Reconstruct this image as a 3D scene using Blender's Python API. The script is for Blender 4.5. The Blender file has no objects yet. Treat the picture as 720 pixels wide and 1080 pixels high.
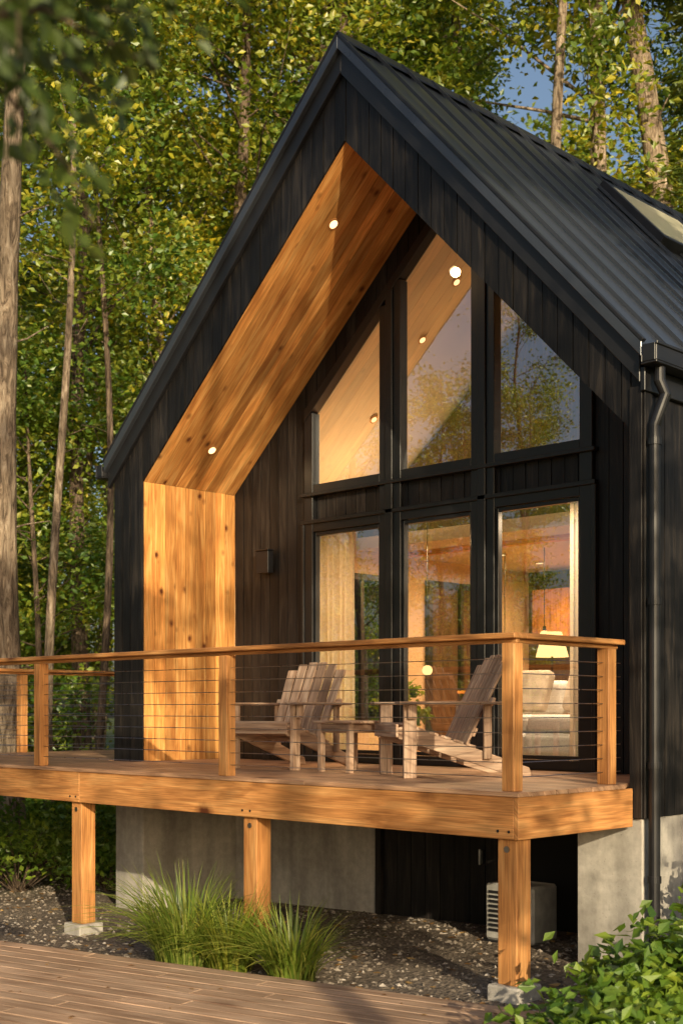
import bpy, math, random
import numpy as np
from mathutils import Vector, Matrix
random.seed(7); rng=np.random.default_rng(7)
scene=bpy.context.scene
V=Vector
# ------------------------------------------------------------------ helpers
class MB:
    def __init__(s): s.v=[];s.f=[];s.uv=[];s.mi=[]
    def hexa(s,o,a,b,c,mat=0):
        o,a,b,c=V(o),V(a),V(b),V(c)
        L,W,T=a.normalized(),b.normalized(),c.normalized()
        ru,rv=random.uniform(0,40),random.uniform(0,40)
        P=[o,o+a,o+a+b,o+b,o+c,o+a+c,o+a+b+c,o+b+c]
        F=[(0,3,2,1),(4,5,6,7),(0,1,5,4),(1,2,6,5),(2,3,7,6),(3,0,4,7)]
        if a.cross(b).dot(c)<0: F=[tuple(reversed(q)) for q in F]
        n=len(s.v); s.v+= [tuple(p) for p in P]
        for q in F:
            s.f.append(tuple(n+i for i in q)); s.mi.append(mat)
            for i in q:
                d=P[i]-o; s.uv.append((d.dot(L)+ru,d.dot(W)+d.dot(T)*1.01+rv))
    def box(s,x0,x1,y0,y1,z0,z1,mat=0):
        d=[(x1-x0,(x1-x0,0,0)),(y1-y0,(0,y1-y0,0)),(z1-z0,(0,0,z1-z0))]
        d.sort(key=lambda t:-t[0])
        s.hexa((x0,y0,z0),d[0][1],d[1][1],d[2][1],mat)
    def beam(s,p0,p1,w,h,up=(0,0,1),mat=0):
        p0,p1,up=V(p0),V(p1),V(up); d=(p1-p0); l=d.length; d.normalize()
        sd=d.cross(up).normalized(); u=sd.cross(d)
        s.hexa(p0-sd*w/2-u*h/2,d*l,sd*w,u*h,mat)
    def quad(s,P,mat=0):
        n=len(s.v); s.v+=[tuple(p) for p in P]; s.f.append(tuple(range(n,n+len(P)))); s.mi.append(mat); s.uv+=[(p[0],p[2]) for p in P]
    def prism(s,poly,y0,y1,ld=(0,1),mat=0):
        ar=sum(poly[i][0]*poly[(i+1)%len(poly)][1]-poly[(i+1)%len(poly)][0]*poly[i][1] for i in range(len(poly)))
        if ar<0: poly=poly[::-1]
        l=math.hypot(*ld); ld=(ld[0]/l,ld[1]/l)
        ru,rv=random.uniform(0,40),random.uniform(0,40)
        n=len(s.v);m=len(poly)
        s.v+=[(x,y0,z) for x,z in poly]+[(x,y1,z) for x,z in poly]
        def uv(i):
            x,y,z=s.v[i]; return (x*ld[0]+z*ld[1]+ru, x*ld[1]-z*ld[0]+y+rv)
        F=[tuple(range(n,n+m)),tuple(range(n+2*m-1,n+m-1,-1))]
        for i in range(m):
            j=(i+1)%m; F.append((n+i,n+m+i,n+m+j,n+j))
        for q in F:
            s.f.append(q);s.mi.append(mat); s.uv+=[uv(i) for i in q]
    def tube(s,pts,rad,n=8,mat=0,cap=True):
        pts=[V(p) for p in pts]; b=len(s.v); k=len(pts)
        for i,p in enumerate(pts):
            d=(pts[min(i+1,k-1)]-pts[max(i-1,0)]).normalized()
            a=d.cross(V((0.13,0.21,1)) if abs(d.z)<.9 else V((1,.1,0))).normalized(); c=d.cross(a)
            r=rad[i] if hasattr(rad,'__len__') else rad
            for j in range(n):
                t=2*math.pi*j/n; s.v.append(tuple(p+a*math.cos(t)*r+c*math.sin(t)*r))
        for i in range(k-1):
            for j in range(n):
                j2=(j+1)%n
                s.f.append((b+i*n+j,b+(i+1)*n+j,b+(i+1)*n+j2,b+i*n+j2)); s.mi.append(mat)
                s.uv+=[(i,j/n),(i+1,j/n),(i+1,(j+1)/n),(i,(j+1)/n)]
        if cap:
            s.f.append(tuple(b+j for j in range(n))); s.mi.append(mat); s.uv+=[(0,0)]*n
            s.f.append(tuple(b+(k-1)*n+j for j in reversed(range(n)))); s.mi.append(mat); s.uv+=[(0,0)]*n
    def build(s,name,mats,parent=None,bevel=0,smooth=False,seg=1):
        me=bpy.data.meshes.new(name); me.from_pydata(s.v,[],s.f)
        uvl=me.uv_layers.new(name="UVMap")
        uvl.data.foreach_set("uv",np.array(s.uv,dtype=np.float32).ravel())
        if not isinstance(mats,(list,tuple)): mats=[mats]
        for m in mats: me.materials.append(m)
        me.polygons.foreach_set("material_index",s.mi)
        if smooth: me.polygons.foreach_set("use_smooth",[True]*len(s.f))
        me.update()
        o=bpy.data.objects.new(name,me); scene.collection.objects.link(o)
        if parent: o.parent=parent
        if bevel:
            bm=o.modifiers.new("bevel",'BEVEL'); bm.width=bevel; bm.segments=seg; bm.limit_method='ANGLE'
        return o
def empty(name,loc=(0,0,0),parent=None,rz=0):
    o=bpy.data.objects.new(name,None); scene.collection.objects.link(o); o.location=loc; o.rotation_euler=(0,0,rz)
    o.empty_display_size=.2
    if parent: o.parent=parent
    return o
# ------------------------------------------------------------------ materials
class NT:
    def __init__(s,name):
        s.m=bpy.data.materials.new(name); s.m.use_nodes=True; s.t=s.m.node_tree; s.t.nodes.clear()
        s.out=s.n('ShaderNodeOutputMaterial')
    def n(s,ty,**kw):
        nd=s.t.nodes.new(ty)
        for k,v in kw.items():
            if k.startswith('_'): setattr(nd,k[1:],v)
            else: nd.inputs[k.replace('__',' ')].default_value=v
        return nd
    def l(s,a,b): s.t.links.new(a,b)
    def ramp(s,src,stops,interp='LINEAR'):
        r=s.n('ShaderNodeValToRGB'); cr=r.color_ramp; cr.interpolation=interp
        while len(cr.elements)<len(stops): cr.elements.new(.5)
        for e,(p,c) in zip(cr.elements,stops):
            e.position=p; e.color=(c[0],c[1],c[2],1) if hasattr(c,'__len__') else (c,c,c,1)
        s.l(src,r.inputs[0]); return r.outputs[0]
    def mix(s,f,a,b,mode='MIX'):
        x=s.n('ShaderNodeMix'); x.data_type='RGBA'; x.blend_type=mode
        for sk,val in ((x.inputs[0],f),(x.inputs[6],a),(x.inputs[7],b)):
            if hasattr(val,'is_linked'): s.l(val,sk)
            elif hasattr(val,'__len__'): sk.default_value=(*val,1)
            else: sk.default_value=val
        return x.outputs[2]
    def math(s,op,a,b=0.0):
        x=s.n('ShaderNodeMath'); x.operation=op
        for sk,val in ((x.inputs[0],a),(x.inputs[1],b)):
            if hasattr(val,'is_linked'): s.l(val,sk)
            else: sk.default_value=val
        return x.outputs[0]
    def noise(s,vec,scale,detail=4,dist=0,rough=.5):
        x=s.n('ShaderNodeTexNoise'); x.inputs['Scale'].default_value=scale; x.inputs['Detail'].default_value=detail
        x.inputs['Distortion'].default_value=dist; x.inputs['Roughness'].default_value=rough
        if vec is not None: s.l(vec,x.inputs['Vector'])
        return x.outputs[0]
    def mapping(s,vec,sc):
        x=s.n('ShaderNodeMapping'); x.inputs['Scale'].default_value=sc; s.l(vec,x.inputs[0]); return x.outputs[0]
    def bump(s,h,strength,dist):
        x=s.n('ShaderNodeBump'); x.inputs['Strength'].default_value=strength; x.inputs['Distance'].default_value=dist
        s.l(h,x.inputs['Height']); return x.outputs[0]
    def princ(s,col,rough=.5,metal=0,normal=None,spec=.5,**kw):
        p=s.n('ShaderNodeBsdfPrincipled')
        for nm,val in (('Base Color',col),('Roughness',rough),('Metallic',metal),('Specular IOR Level',spec)):
            if hasattr(val,'is_linked'): s.l(val,p.inputs[nm])
            elif hasattr(val,'__len__'): p.inputs[nm].default_value=(*val,1)
            else: p.inputs[nm].default_value=val
        if normal is not None: s.l(normal,p.inputs['Normal'])
        s.l(p.outputs[0],s.out.inputs[0]); return p
def wood(name,dark,mid,light,knots=0,rough=.6,var=.3,grain=1.0,bump=.25,spec=.3):
    t=NT(name); uv=t.n('ShaderNodeUVMap').outputs[0]; geo=t.n('ShaderNodeNewGeometry')
    m1=t.mapping(uv,(1.1,11*grain,1)); m2=t.mapping(uv,(3,110*grain,1))
    n1=t.noise(m1,1.3,4,1.2); n2=t.noise(m2,1.0,2)
    c=t.ramp(n1,[(.28,dark),(.5,mid),(.72,light)])
    f=t.ramp(n2,[(.3,.62),(.7,1.1)])
    c=t.mix(1.0,c,f,'MULTIPLY')
    isl=t.ramp(geo.outputs['Random Per Island'],[(0,1-var),(1,1+var*.6)])
    c=t.mix(1.0,c,isl,'MULTIPLY')
    tc=t.n('ShaderNodeTexCoord').outputs['Object']
    bl=t.ramp(t.noise(tc,1.7,3),[(.35,.82),(.65,1.08)])
    c=t.mix(1.0,c,bl,'MULTIPLY')
    h=n2
    if knots:
        mk=t.mapping(uv,(2.6,3.4,1)); vo=t.n('ShaderNodeTexVoronoi'); t.l(mk,vo.inputs[0]); vo.inputs['Scale'].default_value=knots; vo.inputs['Randomness'].default_value=1
        wob=t.math('ADD',vo.outputs['Distance'],t.math('MULTIPLY',t.noise(uv,22,2),.06))
        k=t.ramp(wob,[(.09,1),(.13,.6),(.22,0)])
        c=t.mix(k,c,(dark[0]*.22,dark[1]*.15,dark[2]*.15))
    t.princ(c,rough,0,t.bump(h,bump,.004),spec)
    return t.m
M={}
M['cedar']=wood('cedar_planks',(.50,.19,.05),(.74,.34,.095),(.88,.50,.18),knots=1.35,rough=.5,var=.38)
M['rail']=wood('stained_deck_timber',(.38,.155,.047),(.60,.275,.09),(.74,.39,.145),knots=.5,rough=.55,var=.12)
M['deck']=wood('deck_boards',(.34,.19,.11),(.50,.29,.17),(.62,.39,.24),knots=.4,rough=.5,var=.22)
M['walk']=wood('walkway_boards',(.38,.23,.145),(.54,.36,.24),(.66,.46,.32),knots=.4,rough=.55,var=.22)
M['chair']=wood('weathered_chair_wood',(.24,.145,.095),(.48,.32,.22),(.66,.50,.37),knots=.4,rough=.7,var=.28,bump=.5)
M['char']=wood('charred_black_boards',(.007,.0065,.007),(.014,.0125,.0125),(.038,.031,.026),rough=.5,var=.5,bump=.8,spec=.3)
def simple(name,col,rough=.5,metal=0,nscale=8,var=.25,bump=.1,spec=.5):
    t=NT(name); tc=t.n('ShaderNodeTexCoord').outputs['Object']
    n=t.noise(tc,nscale,3); f=t.ramp(n,[(.3,1-var),(.7,1+var)])
    c=t.mix(1.0,col,f,'MULTIPLY')
    r=t.math('ADD',t.math('MULTIPLY',n,.2),rough-.1)
    t.princ(c,r,metal,t.bump(n,bump,.01),spec); return t.m
M['metal']=simple('black_metal',(.012,.012,.014),.42,.0,6,.2,.05)
M['roof']=simple('standing_seam_metal',(.06,.068,.083),.30,.45,.7,.12,.02,1.0)
M['frame']=simple('black_window_frame',(.010,.010,.011),.38,0,10,.15,.03)
M['cable']=simple('steel_cable',(.35,.35,.35),.3,1,10,.1,0)
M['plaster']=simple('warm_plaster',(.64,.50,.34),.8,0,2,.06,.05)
M['backwall']=wood('shade_toned_panelling',(.06,.035,.02),(.11,.065,.035),(.16,.10,.055),rough=.5)  # colour darkened to stand in for the unlit depth of the room
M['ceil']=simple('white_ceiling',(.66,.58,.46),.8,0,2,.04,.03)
M['floor']=wood('interior_floor',(.22,.12,.05),(.35,.2,.1),(.45,.28,.15),rough=.35)
M['fabric']=simple('cream_fabric',(.78,.75,.70),.9,0,60,.12,.3)
M['dark']=simple('dark_void',(.008,.008,.008),.8)
M['unit']=simple('unit_light_grey_metal',(.38,.37,.34),.5,.1)
t=NT('linen_curtain'); d=t.n('ShaderNodeBsdfDiffuse'); tl=t.n('ShaderNodeBsdfTranslucent'); d.inputs[0].default_value=(.7,.64,.54,1); tl.inputs[0].default_value=(.75,.66,.52,1)
mx=t.n('ShaderNodeMixShader'); mx.inputs[0].default_value=.45; t.l(d.outputs[0],mx.inputs[1]); t.l(tl.outputs[0],mx.inputs[2]); t.l(mx.outputs[0],t.out.inputs[0]); M['curtain']=t.m
def concrete():
    t=NT('cast_concrete'); tc=t.n('ShaderNodeTexCoord').outputs['Object']
    a=t.noise(tc,1.3,6,0,.6); b=t.noise(tc,14,5,0,.65); st=t.noise(t.mapping(tc,(5,5,.5)),1.2,4)
    c=t.ramp(a,[(.3,(.35,.32,.28)),(.55,(.49,.46,.41)),(.75,(.59,.56,.51))])
    c=t.mix(1.0,c,t.ramp(b,[(.3,.8),(.7,1.1)]),'MULTIPLY')
    c=t.mix(1.0,c,t.ramp(st,[(.35,.75),(.6,1.05)]),'MULTIPLY')
    vo=t.n('ShaderNodeTexVoronoi'); t.l(tc,vo.inputs[0]); vo.inputs['Scale'].default_value=30
    pit=t.ramp(vo.outputs['Distance'],[(.05,0),(.13,1)])
    c=t.mix(1.0,c,t.ramp(pit,[(0,.6),(1,1)]),'MULTIPLY')
    t.princ(c,.85,0,t.bump(t.math('ADD',b,pit),.5,.008),.3); return t.m
M['conc']=concrete()
def emis(name,col,s):
    t=NT(name); e=t.n('ShaderNodeEmission'); e.inputs[0].default_value=(*col,1); e.inputs[1].default_value=s
    t.l(e.outputs[0],t.out.inputs[0]); return t.m
M['lamp']=emis('lit_lamp',(1,.66,.30),2.8)
M['bulb']=emis('lit_globe',(1,.60,.22),3.0)
def glass():
    t=NT('window_glass'); geo=t.n('ShaderNodeNewGeometry'); fr=t.n('ShaderNodeFresnel')
    t.l(t.math('ADD',t.math('MULTIPLY',geo.outputs['Backfacing'],1/1.52-1.52),1.52),fr.inputs['IOR'])
    f=t.math('MINIMUM',t.math('ADD',t.math('MULTIPLY',fr.outputs[0],2.0),.26),1.0)
    tc=t.n('ShaderNodeTexCoord').outputs['Object']
    tr=t.n('ShaderNodeBsdfTransparent'); tr.inputs[0].default_value=(.92,.92,.89,1)
    gl=t.n('ShaderNodeBsdfGlossy'); gl.inputs['Roughness'].default_value=0.0; gl.inputs[0].default_value=(.95,.97,1,1)
    t.l(t.bump(t.noise(tc,.9,1),.06,.05),gl.inputs['Normal'])
    mx=t.n('ShaderNodeMixShader'); t.l(f,mx.inputs[0]); t.l(tr.outputs[0],mx.inputs[1]); t.l(gl.outputs[0],mx.inputs[2])
    t.l(mx.outputs[0],t.out.inputs[0]); return t.m
M['glass']=glass()
def leafmat(name,cols,trans=.4,gloss=.06,sunpatch=None):
    t=NT(name); geo=t.n('ShaderNodeNewGeometry'); oi=t.n('ShaderNodeObjectInfo')
    n=len(cols); c=t.ramp(geo.outputs['Random Per Island'],[(i/(n-1),cc) for i,cc in enumerate(cols)])
    c=t.mix(1.0,c,t.ramp(oi.outputs['Random'],[(0,(.68,.86,.8)),(.5,(1,1,1)),(1,(1.35,1.12,.75))]),'MULTIPLY')
    if sunpatch:
        tc=t.n('ShaderNodeTexCoord').outputs['Object']
        c=t.mix(1.0,c,t.ramp(t.noise(tc,sunpatch,2),[(.36,(.48,.60,.58)),(.5,(1,1,1)),(.62,(1.5,1.3,.9))]),'MULTIPLY')  # sunlit highlights and shaded gaps of the foliage painted into leaf colour
    d=t.n('ShaderNodeBsdfDiffuse'); tl=t.n('ShaderNodeBsdfTranslucent'); g=t.n('ShaderNodeBsdfGlossy'); g.inputs['Roughness'].default_value=.42
    t.l(c,d.inputs[0]); t.l(t.mix(1.0,c,(1.35,1.2,.6),'MULTIPLY'),tl.inputs[0]); g.inputs[0].default_value=(.8,.85,.8,1)
    m1=t.n('ShaderNodeMixShader'); m1.inputs[0].default_value=trans; t.l(d.outputs[0],m1.inputs[1]); t.l(tl.outputs[0],m1.inputs[2])
    m2=t.n('ShaderNodeMixShader'); m2.inputs[0].default_value=gloss; t.l(m1.outputs[0],m2.inputs[1]); t.l(g.outputs[0],m2.inputs[2])
    t.l(m2.outputs[0],t.out.inputs[0]); return t.m
M['leaf']=leafmat('broad_leaves',[(.10,.19,.024),(.18,.27,.030),(.28,.34,.038),(.42,.40,.045)],sunpatch=.55)
M['needle']=leafmat('conifer_needles',[(.05,.10,.022),(.09,.15,.028),(.14,.18,.03)],.25,sunpatch=.6)
M['shrub']=leafmat('shrub_leaves',[(.09,.18,.024),(.16,.27,.03),(.24,.33,.04)],.4,sunpatch=1.5)
M['grass']=leafmat('grass_blades',[(.11,.19,.025),(.19,.28,.045),(.32,.36,.09)],.4)
M['near']=leafmat('shaded_near_leaves',[(.03,.065,.014),(.045,.085,.018),(.065,.105,.02)],.25)  # leaf colours darkened to paint in the shade on the foreground branch
def bark(name,a,b,c_):
    t=NT(name); tc=t.n('ShaderNodeTexCoord').outputs['Object']
    mp=t.mapping(tc,(14,14,2.6)); n=t.noise(mp,1.0,5,1.2,.7); n2=t.noise(tc,.8,3)
    c=t.ramp(n,[(.36,a),(.5,b),(.64,c_)]); c=t.mix(1.0,c,t.ramp(n2,[(.35,.6),(.65,1.2)]),'MULTIPLY')
    t.princ(c,.9,0,t.bump(n,1.0,.08),.2); return t.m
M['bark']=bark('tree_bark',(.04,.028,.02),(.16,.115,.08),(.30,.22,.15))
M['bark2']=bark('pale_bark',(.09,.065,.045),(.32,.24,.165),(.52,.42,.31))
def groundmat():
    t=NT('ground_gravel_and_leaf_litter'); tc=t.n('ShaderNodeTexCoord').outputs['Object']
    vo=t.n('ShaderNodeTexVoronoi'); t.l(tc,vo.inputs[0]); vo.inputs['Scale'].default_value=34
    g=t.mix(1.0,t.ramp(t.noise(tc,1.2,4),[(.3,(.14,.11,.085)),(.7,(.25,.205,.16))]),t.ramp(vo.outputs['Color'],[(0,.55),(1,1.35)]),'MULTIPLY')
    f=t.ramp(t.noise(tc,.6,6,0,.7),[(.3,(.07,.05,.03)),(.5,(.07,.09,.02)),(.7,(.11,.15,.03))])
    vd=t.n('ShaderNodeVectorMath'); vd.operation='DISTANCE'; t.l(tc,vd.inputs[0]); vd.inputs[1].default_value=(-1,-1,0)
    d=t.math('ADD',vd.outputs['Value'],t.math('MULTIPLY',t.noise(tc,.5,4),4))
    k=t.ramp(t.math('DIVIDE',d,20),[(.5,0),(.62,1)])
    c=t.mix(k,g,f)
    t.princ(c,.95,0,t.bump(t.math('ADD',vo.outputs['Distance'],t.noise(tc,7,5)),.8,.03),.2); return t.m
M['ground']=groundmat()
t=NT('gravel_stones'); geo=t.n('ShaderNodeNewGeometry'); t.princ(t.ramp(geo.outputs['Random Per Island'],[(0,(.09,.075,.06)),(.5,(.22,.18,.14)),(.85,(.34,.29,.24)),(1,(.48,.43,.38))]),.85,0,None,.3); M['stone']=t.m
t=NT('forest_litter'); geo=t.n('ShaderNodeNewGeometry'); t.princ(t.ramp(geo.outputs['Random Per Island'],[(0,(.14,.07,.03)),(.5,(.28,.16,.06)),(1,(.40,.26,.10))]),.8,0,None,.2); M['litter']=t.m

CX,CY,CZ=5.098,-6.86,1.85
def at(px,depth):
    c=(px-360)/1372*depth
    return (CX+.7157*c-.6984*depth, CY+.6984*c+.7157*depth)
def gz(x,y=0): return max(-.40,min(-.06,.032*x-.06))

# ------------------------------------------------------------------ GROUND
def axis():
    s=np.linspace(-1,1,91); return np.sinh(s*5.2)/np.sinh(5.2)*260
ax=axis(); vs=[];fs=[]; N=len(ax)
for j in range(N):
    for i in range(N):
        x=ax[i]-2; y=ax[j]; r=math.hypot(x+2,y)
        z=gz(x)+ (0.05*math.sin(x*.35+1)*math.cos(y*.3) if r>13 else 0)
        vs.append((x,y,z))
for j in range(N-1):
    for i in range(N-1): fs.append((j*N+i,j*N+i+1,(j+1)*N+i+1,(j+1)*N+i))
me=bpy.data.meshes.new('ground'); me.from_pydata(vs,[],fs); me.materials.append(M['ground']); me.update()
me.polygons.foreach_set("use_smooth",[True]*len(fs))
scene.collection.objects.link(bpy.data.objects.new('ground',me))

def stones(name,n,region,mat,smin,smax,flat=.6):
    v=[];f=[]
    base=np.array([(1,0,0),(0,1,0),(-1,0,0),(0,-1,0),(0,0,1),(0,0,-1)],float)
    tri=[(0,1,4),(1,2,4),(2,3,4),(3,0,4),(1,0,5),(2,1,5),(3,2,5),(0,3,5)]
    for k in range(n):
        x,y=region(); s=random.uniform(smin,smax); a=random.uniform(0,6.28)
        sc=np.array([s*random.uniform(.7,1.4),s*random.uniform(.6,1.1),s*flat*random.uniform(.6,1.2)])
        P=base*sc+rng.normal(0,s*.12,(6,3)); ca,sa=math.cos(a),math.sin(a)
        P=np.stack([P[:,0]*ca-P[:,1]*sa+x,P[:,0]*sa+P[:,1]*ca+y,P[:,2]+gz(x)+s*.15],1)
        b=len(v); v+=P.tolist(); f+=[(b+q[0],b+q[1],b+q[2]) for q in tri]
    me=bpy.data.meshes.new(name); me.from_pydata(v,[],f); me.materials.append(mat); me.update()
    scene.collection.objects.link(bpy.data.objects.new(name,me))
stones('gravel',10000,lambda:(random.uniform(-11,2.2),random.uniform(-2.4,2.6)),M['stone'],.008,.028)
stones('leaf_litter',1500,lambda:(random.uniform(-14,2.5),random.uniform(-2.5,6)),M['litter'],.02,.045,.12)

# ------------------------------------------------------------------ WALKWAY
P1=V((-4.12,-1.32,0)); e=V((4.94,1.10,0)).normalized(); nn=V((e.y,-e.x,0))
mb=MB(); w=.14
for r in range(44):
    s=-9.0+random.uniform(-.4,0)
    o=P1+nn*(r*(w+.006))
    while s<9:
        L=random.uniform(3.2,4.4) ; L=min(L,9.0-s)
        if L<.3: break
        mb.hexa(o+e*s+V((0,0,-.035+random.uniform(-.0015,.0015))),e*(L-.004),nn*w,(0,0,.035)); s+=L
walk=empty('wooden_walkway')
mb.build('walkway_planks',M['walk'],walk,bevel=.004)
mb=MB(); mb.hexa(P1+e*-9+nn*.02+V((0,0,-.30)),e*18,nn*.04,(0,0,.262)); 
for r in range(1,7): mb.hexa(P1+e*-9+nn*r*.9+V((0,0,-.30)),e*18,nn*.05,(0,0,.262))
mb.build('walkway_joists',M['walk'],walk)
random.seed(99)
v=[];f=[]
for k in range(170):
    p=P1+e*random.uniform(-3,7)+nn*random.uniform(.02,2.6)+V((0,0,.004)); a=random.uniform(0,6.28); s=random.uniform(.012,.03)
    u=V((math.cos(a),math.sin(a),0))*s; q=V((-math.sin(a),math.cos(a),0))*s*.55; b=len(v)
    v+=[tuple(p-u),tuple(p+q+V((0,0,.006))),tuple(p+u),tuple(p-q+V((0,0,.004)))]; f.append((b,b+1,b+2,b+3))
me=bpy.data.meshes.new('fallen_leaves'); me.from_pydata(v,[],f); me.materials.append(M['litter']); me.update()
scene.collection.objects.link(bpy.data.objects.new('fallen_leaves',me))
random.seed(8)

# ------------------------------------------------------------------ HOUSE
YF,YW,YB=1.37,2.64,8.6; XL,XR=-6.31,.10; AX=-2.9
def zout(x): return 7.76-.942*(AX-x) if x<AX else 7.76-1.079*(x-AX)
def zin(x): return 6.87-.9075*(AX-x) if x<AX else 6.87-1.03*(x-AX)
house=empty('black_gabled_cabin')
def boards(mb,x0,x1,lo,hi,y,t=.022,w=.14,gap=.008,mat=0):
    x=x0
    while x<x1-.01:
        xb=min(x+w,x1); a,b=x+gap/2,xb-gap/2
        xs=[a]+([AX] if a<AX<b else [])+[b]
        hiP=[(q,hi(q)) for q in xs]; loP=[(q,lo(q)) for q in xs]
        if min(h[1]-l[1] for h,l in zip(hiP,loP))>.01:
            j=random.uniform(-.003,.003)
            mb.prism(loP+hiP[::-1],y+j,y+t)
        x=xb
FT=1.06
mb=MB()
boards(mb,XL,-5.82,lambda x:FT,lambda x:zout(x)-.16,YF)
boards(mb,-5.82,0,lambda x:zin(x),lambda x:zout(x)-.16,YF)
boards(mb,0,XR,lambda x:FT,lambda x:zout(x)-.16,YF,w=.1)
mb.build('gable_cladding',M['char'],house)
mb=MB(); y0,y1=YF+.0225,YF+.06
mb.prism([(XL+.01,FT),(-5.845,FT),(-5.845,zout(-5.845)-.2),(XL+.01,zout(XL)-.2)],y0,YW)
mb.prism([(.025,FT),(XR-.01,FT),(XR-.01,zout(XR)-.2),(.025,zout(.025)-.2)],y0,YW)
mb.prism([(-5.845,zin(-5.845)+.03),(AX,6.90),(AX,7.55),(-5.845,zout(-5.845)-.2)],y0,YW)
mb.prism([(AX,6.90),(.025,zin(.025)+.03),(.025,zout(.025)-.2),(AX,7.55)],y0,YW)
mb.build('gable_core',M['dark'],house)
mb=MB()
def rake(xa,xb,off0,off1,y0,y1):
    mb.prism([(xa,zout(xa)-off0),(xb,zout(xb)-off0),(xb,zout(xb)-off1),(xa,zout(xa)-off1)],y0,y1,(xb-xa,zout(xb)-zout(xa)))
rake(XL-.05,AX,.11,.30,YF-.045,YF-.003); rake(AX,XR+.0,.11,.32,YF-.045,YF-.003)
mb.build('rake_boards',M['metal'],house,bevel=.004)
mb=MB()
XEL,XER=-6.38,.14
mb.prism([(AX,7.76),(XEL,zout(XEL)),(XEL,zout(XEL)-.11),(AX,7.65)],YF-.09,YB+.15,(-1,-1))
mb.prism([(AX,7.76),(XER,zout(XER)),(XER,zout(XER)-.11),(AX,7.65)],YF-.09,YB+.15,(1,-1))
mb.build('roof_panels',M['roof'],house,bevel=.004)
mb=MB()
y=YF+.30
while y<YB:
    for xe in (XEL,XER):
        a=V((AX+(.03 if xe>AX else -.03),y,zout(AX)-.0)); b=V((xe,y,zout(xe)))
        nrm=V((1.079,0,1)).normalized() if xe>AX else V((-.942,0,1)).normalized()
        mb.beam(a+nrm*.013,b+nrm*.013,.012,.028,up=nrm)
    y+=.42
mb.build('roof_seams',M['roof'],house)
mb=MB()
for xe,k in ((XEL,-1),(XER,1)):
    nrm=V((1.079,0,1)).normalized() if k>0 else V((-.942,0,1)).normalized()
    a=V((AX,YF-.07,7.76)); b=V((xe,YF-.07,zout(xe)))
    mb.beam(a+nrm*.012,b+nrm*.012,.05,.026,up=nrm)
    ra=V((AX,YF-.09,7.79)); 
    d=V((k*.13,0,-.13*(1.079 if k>0 else .942)))
    mb.hexa(ra,(0,YB+.2-YF,0),d,V((0,0,.02)))
mb.build('ridge_and_rake_flashing',M['metal'],house,bevel=.004)
mb=MB()
for xg,k in ((XER,1),(XEL,-1)):
    zg=zout(xg)
    mb.box(min(xg,xg+k*.13),max(xg,xg+k*.13),YF-.10,YB,zg-.17,zg-.155)
    mb.box(min(xg+k*.0,xg+k*.012),max(xg+k*.0,xg+k*.012),YF-.10,YB,zg-.154,zg-.10+.0)
    mb.box(min(xg+k*.118,xg+k*.13),max(xg+k*.118,xg+k*.13),YF-.10,YB,zg-.154,zg-.03)
    mb.box(min(xg+k*.012,xg+k*.117),max(xg+k*.012,xg+k*.117),YF-.10,YF-.088,zg-.154,zg-.03)
    mb.box(min(xg+k*.131,xg+k*.142),max(xg+k*.131,xg+k*.142),YF-.11,YB,zg-.045,zg-.022)
mb.box(XR+.001,XER+.0,YF-.04,YB,zout(XER)-.34,zout(XER)-.171)
mb.build('gutter',M['metal'],house,bevel=.004)
mb=MB(); zt=zout(XER)-.17; xd=.175; yd=YF+.03
mb.tube([(xd+.03,yd+.02,zt+.02),(xd+.03,yd+.02,zt-.10),(xd+.06,yd+.05,zt-.2),(xd,yd+.0,zt-.42),(xd,yd,zt-.55),(xd,yd,1.6),(xd,yd,.25),(xd+.02,yd-.04,.12),(xd+.06,yd-.18,.05)],.042,16)
for z in (zt-.56,2.6,1.42,.6): mb.tube([(xd,yd,z),(xd,yd,z+.05)],.05,16)
for z in (3.2,1.48): mb.box(XR,xd,yd-.012,yd+.012,z,z+.03)
mb.build('downspout',M['metal'],house,smooth=False)
mb=MB()
def side(x0,x1,y0,y1,z0,z1,w=.14,skip=None):
    y=y0
    while y<y1-.01:
        yb=min(y+w,y1); j=random.uniform(-.002,.002)
        segs=[(z0,z1)]
        if skip and yb>skip[0] and y<skip[1]: segs=[(z0,skip[2]),(skip[3],z1)]
        for s0,s1 in segs:
            mb.hexa((min(x0,x1)+j,y+.003,s0),(0,0,s1-s0),(0,yb-y-.006,0),(abs(x1-x0),0,0))
        y=yb
side(XR-.001,XR-.022,YF+.024,YB,FT,zout(XR)-.16)
WS=(4.3,5.7,1.7,3.5)
side(XL,XL+.022,YF+.024,YB,FT,zout(XL)-.16,skip=WS)
mb.build('side_wall_cladding',M['char'],house)
mb=MB(); mb.box(XR+.002,XR+.02,YF-.004,YF+.10,FT,zout(XR)-.36); mb.box(XR-.10,XR+.0015,YF-.02,YF-.0035,FT,zout(XR)-.34)
mb.build('corner_boards',M['char'],house,bevel=.003)
mb=MB()
mb.box(-.06,-.03,YW+.12,YB-.1,1.33,4.6)
for a,b,c,d in ((YW+.12,WS[0],1.33,4.6),(WS[1],YB-.1,1.33,4.6),(WS[0],WS[1],1.33,WS[2]),(WS[0],WS[1],WS[3],4.6)):
    mb.box(-6.14,-6.11,a,b,c,d)
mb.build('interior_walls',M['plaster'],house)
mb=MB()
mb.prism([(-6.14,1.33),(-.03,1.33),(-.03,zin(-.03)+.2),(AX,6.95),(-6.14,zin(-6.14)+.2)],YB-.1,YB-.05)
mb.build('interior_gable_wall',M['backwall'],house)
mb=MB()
mb.prism([(AX,6.95),(-6.2,zin(-6.2)+.1),(-6.2,zin(-6.2)+.14),(AX,7.0)],YW+.12,YB-.1)
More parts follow.
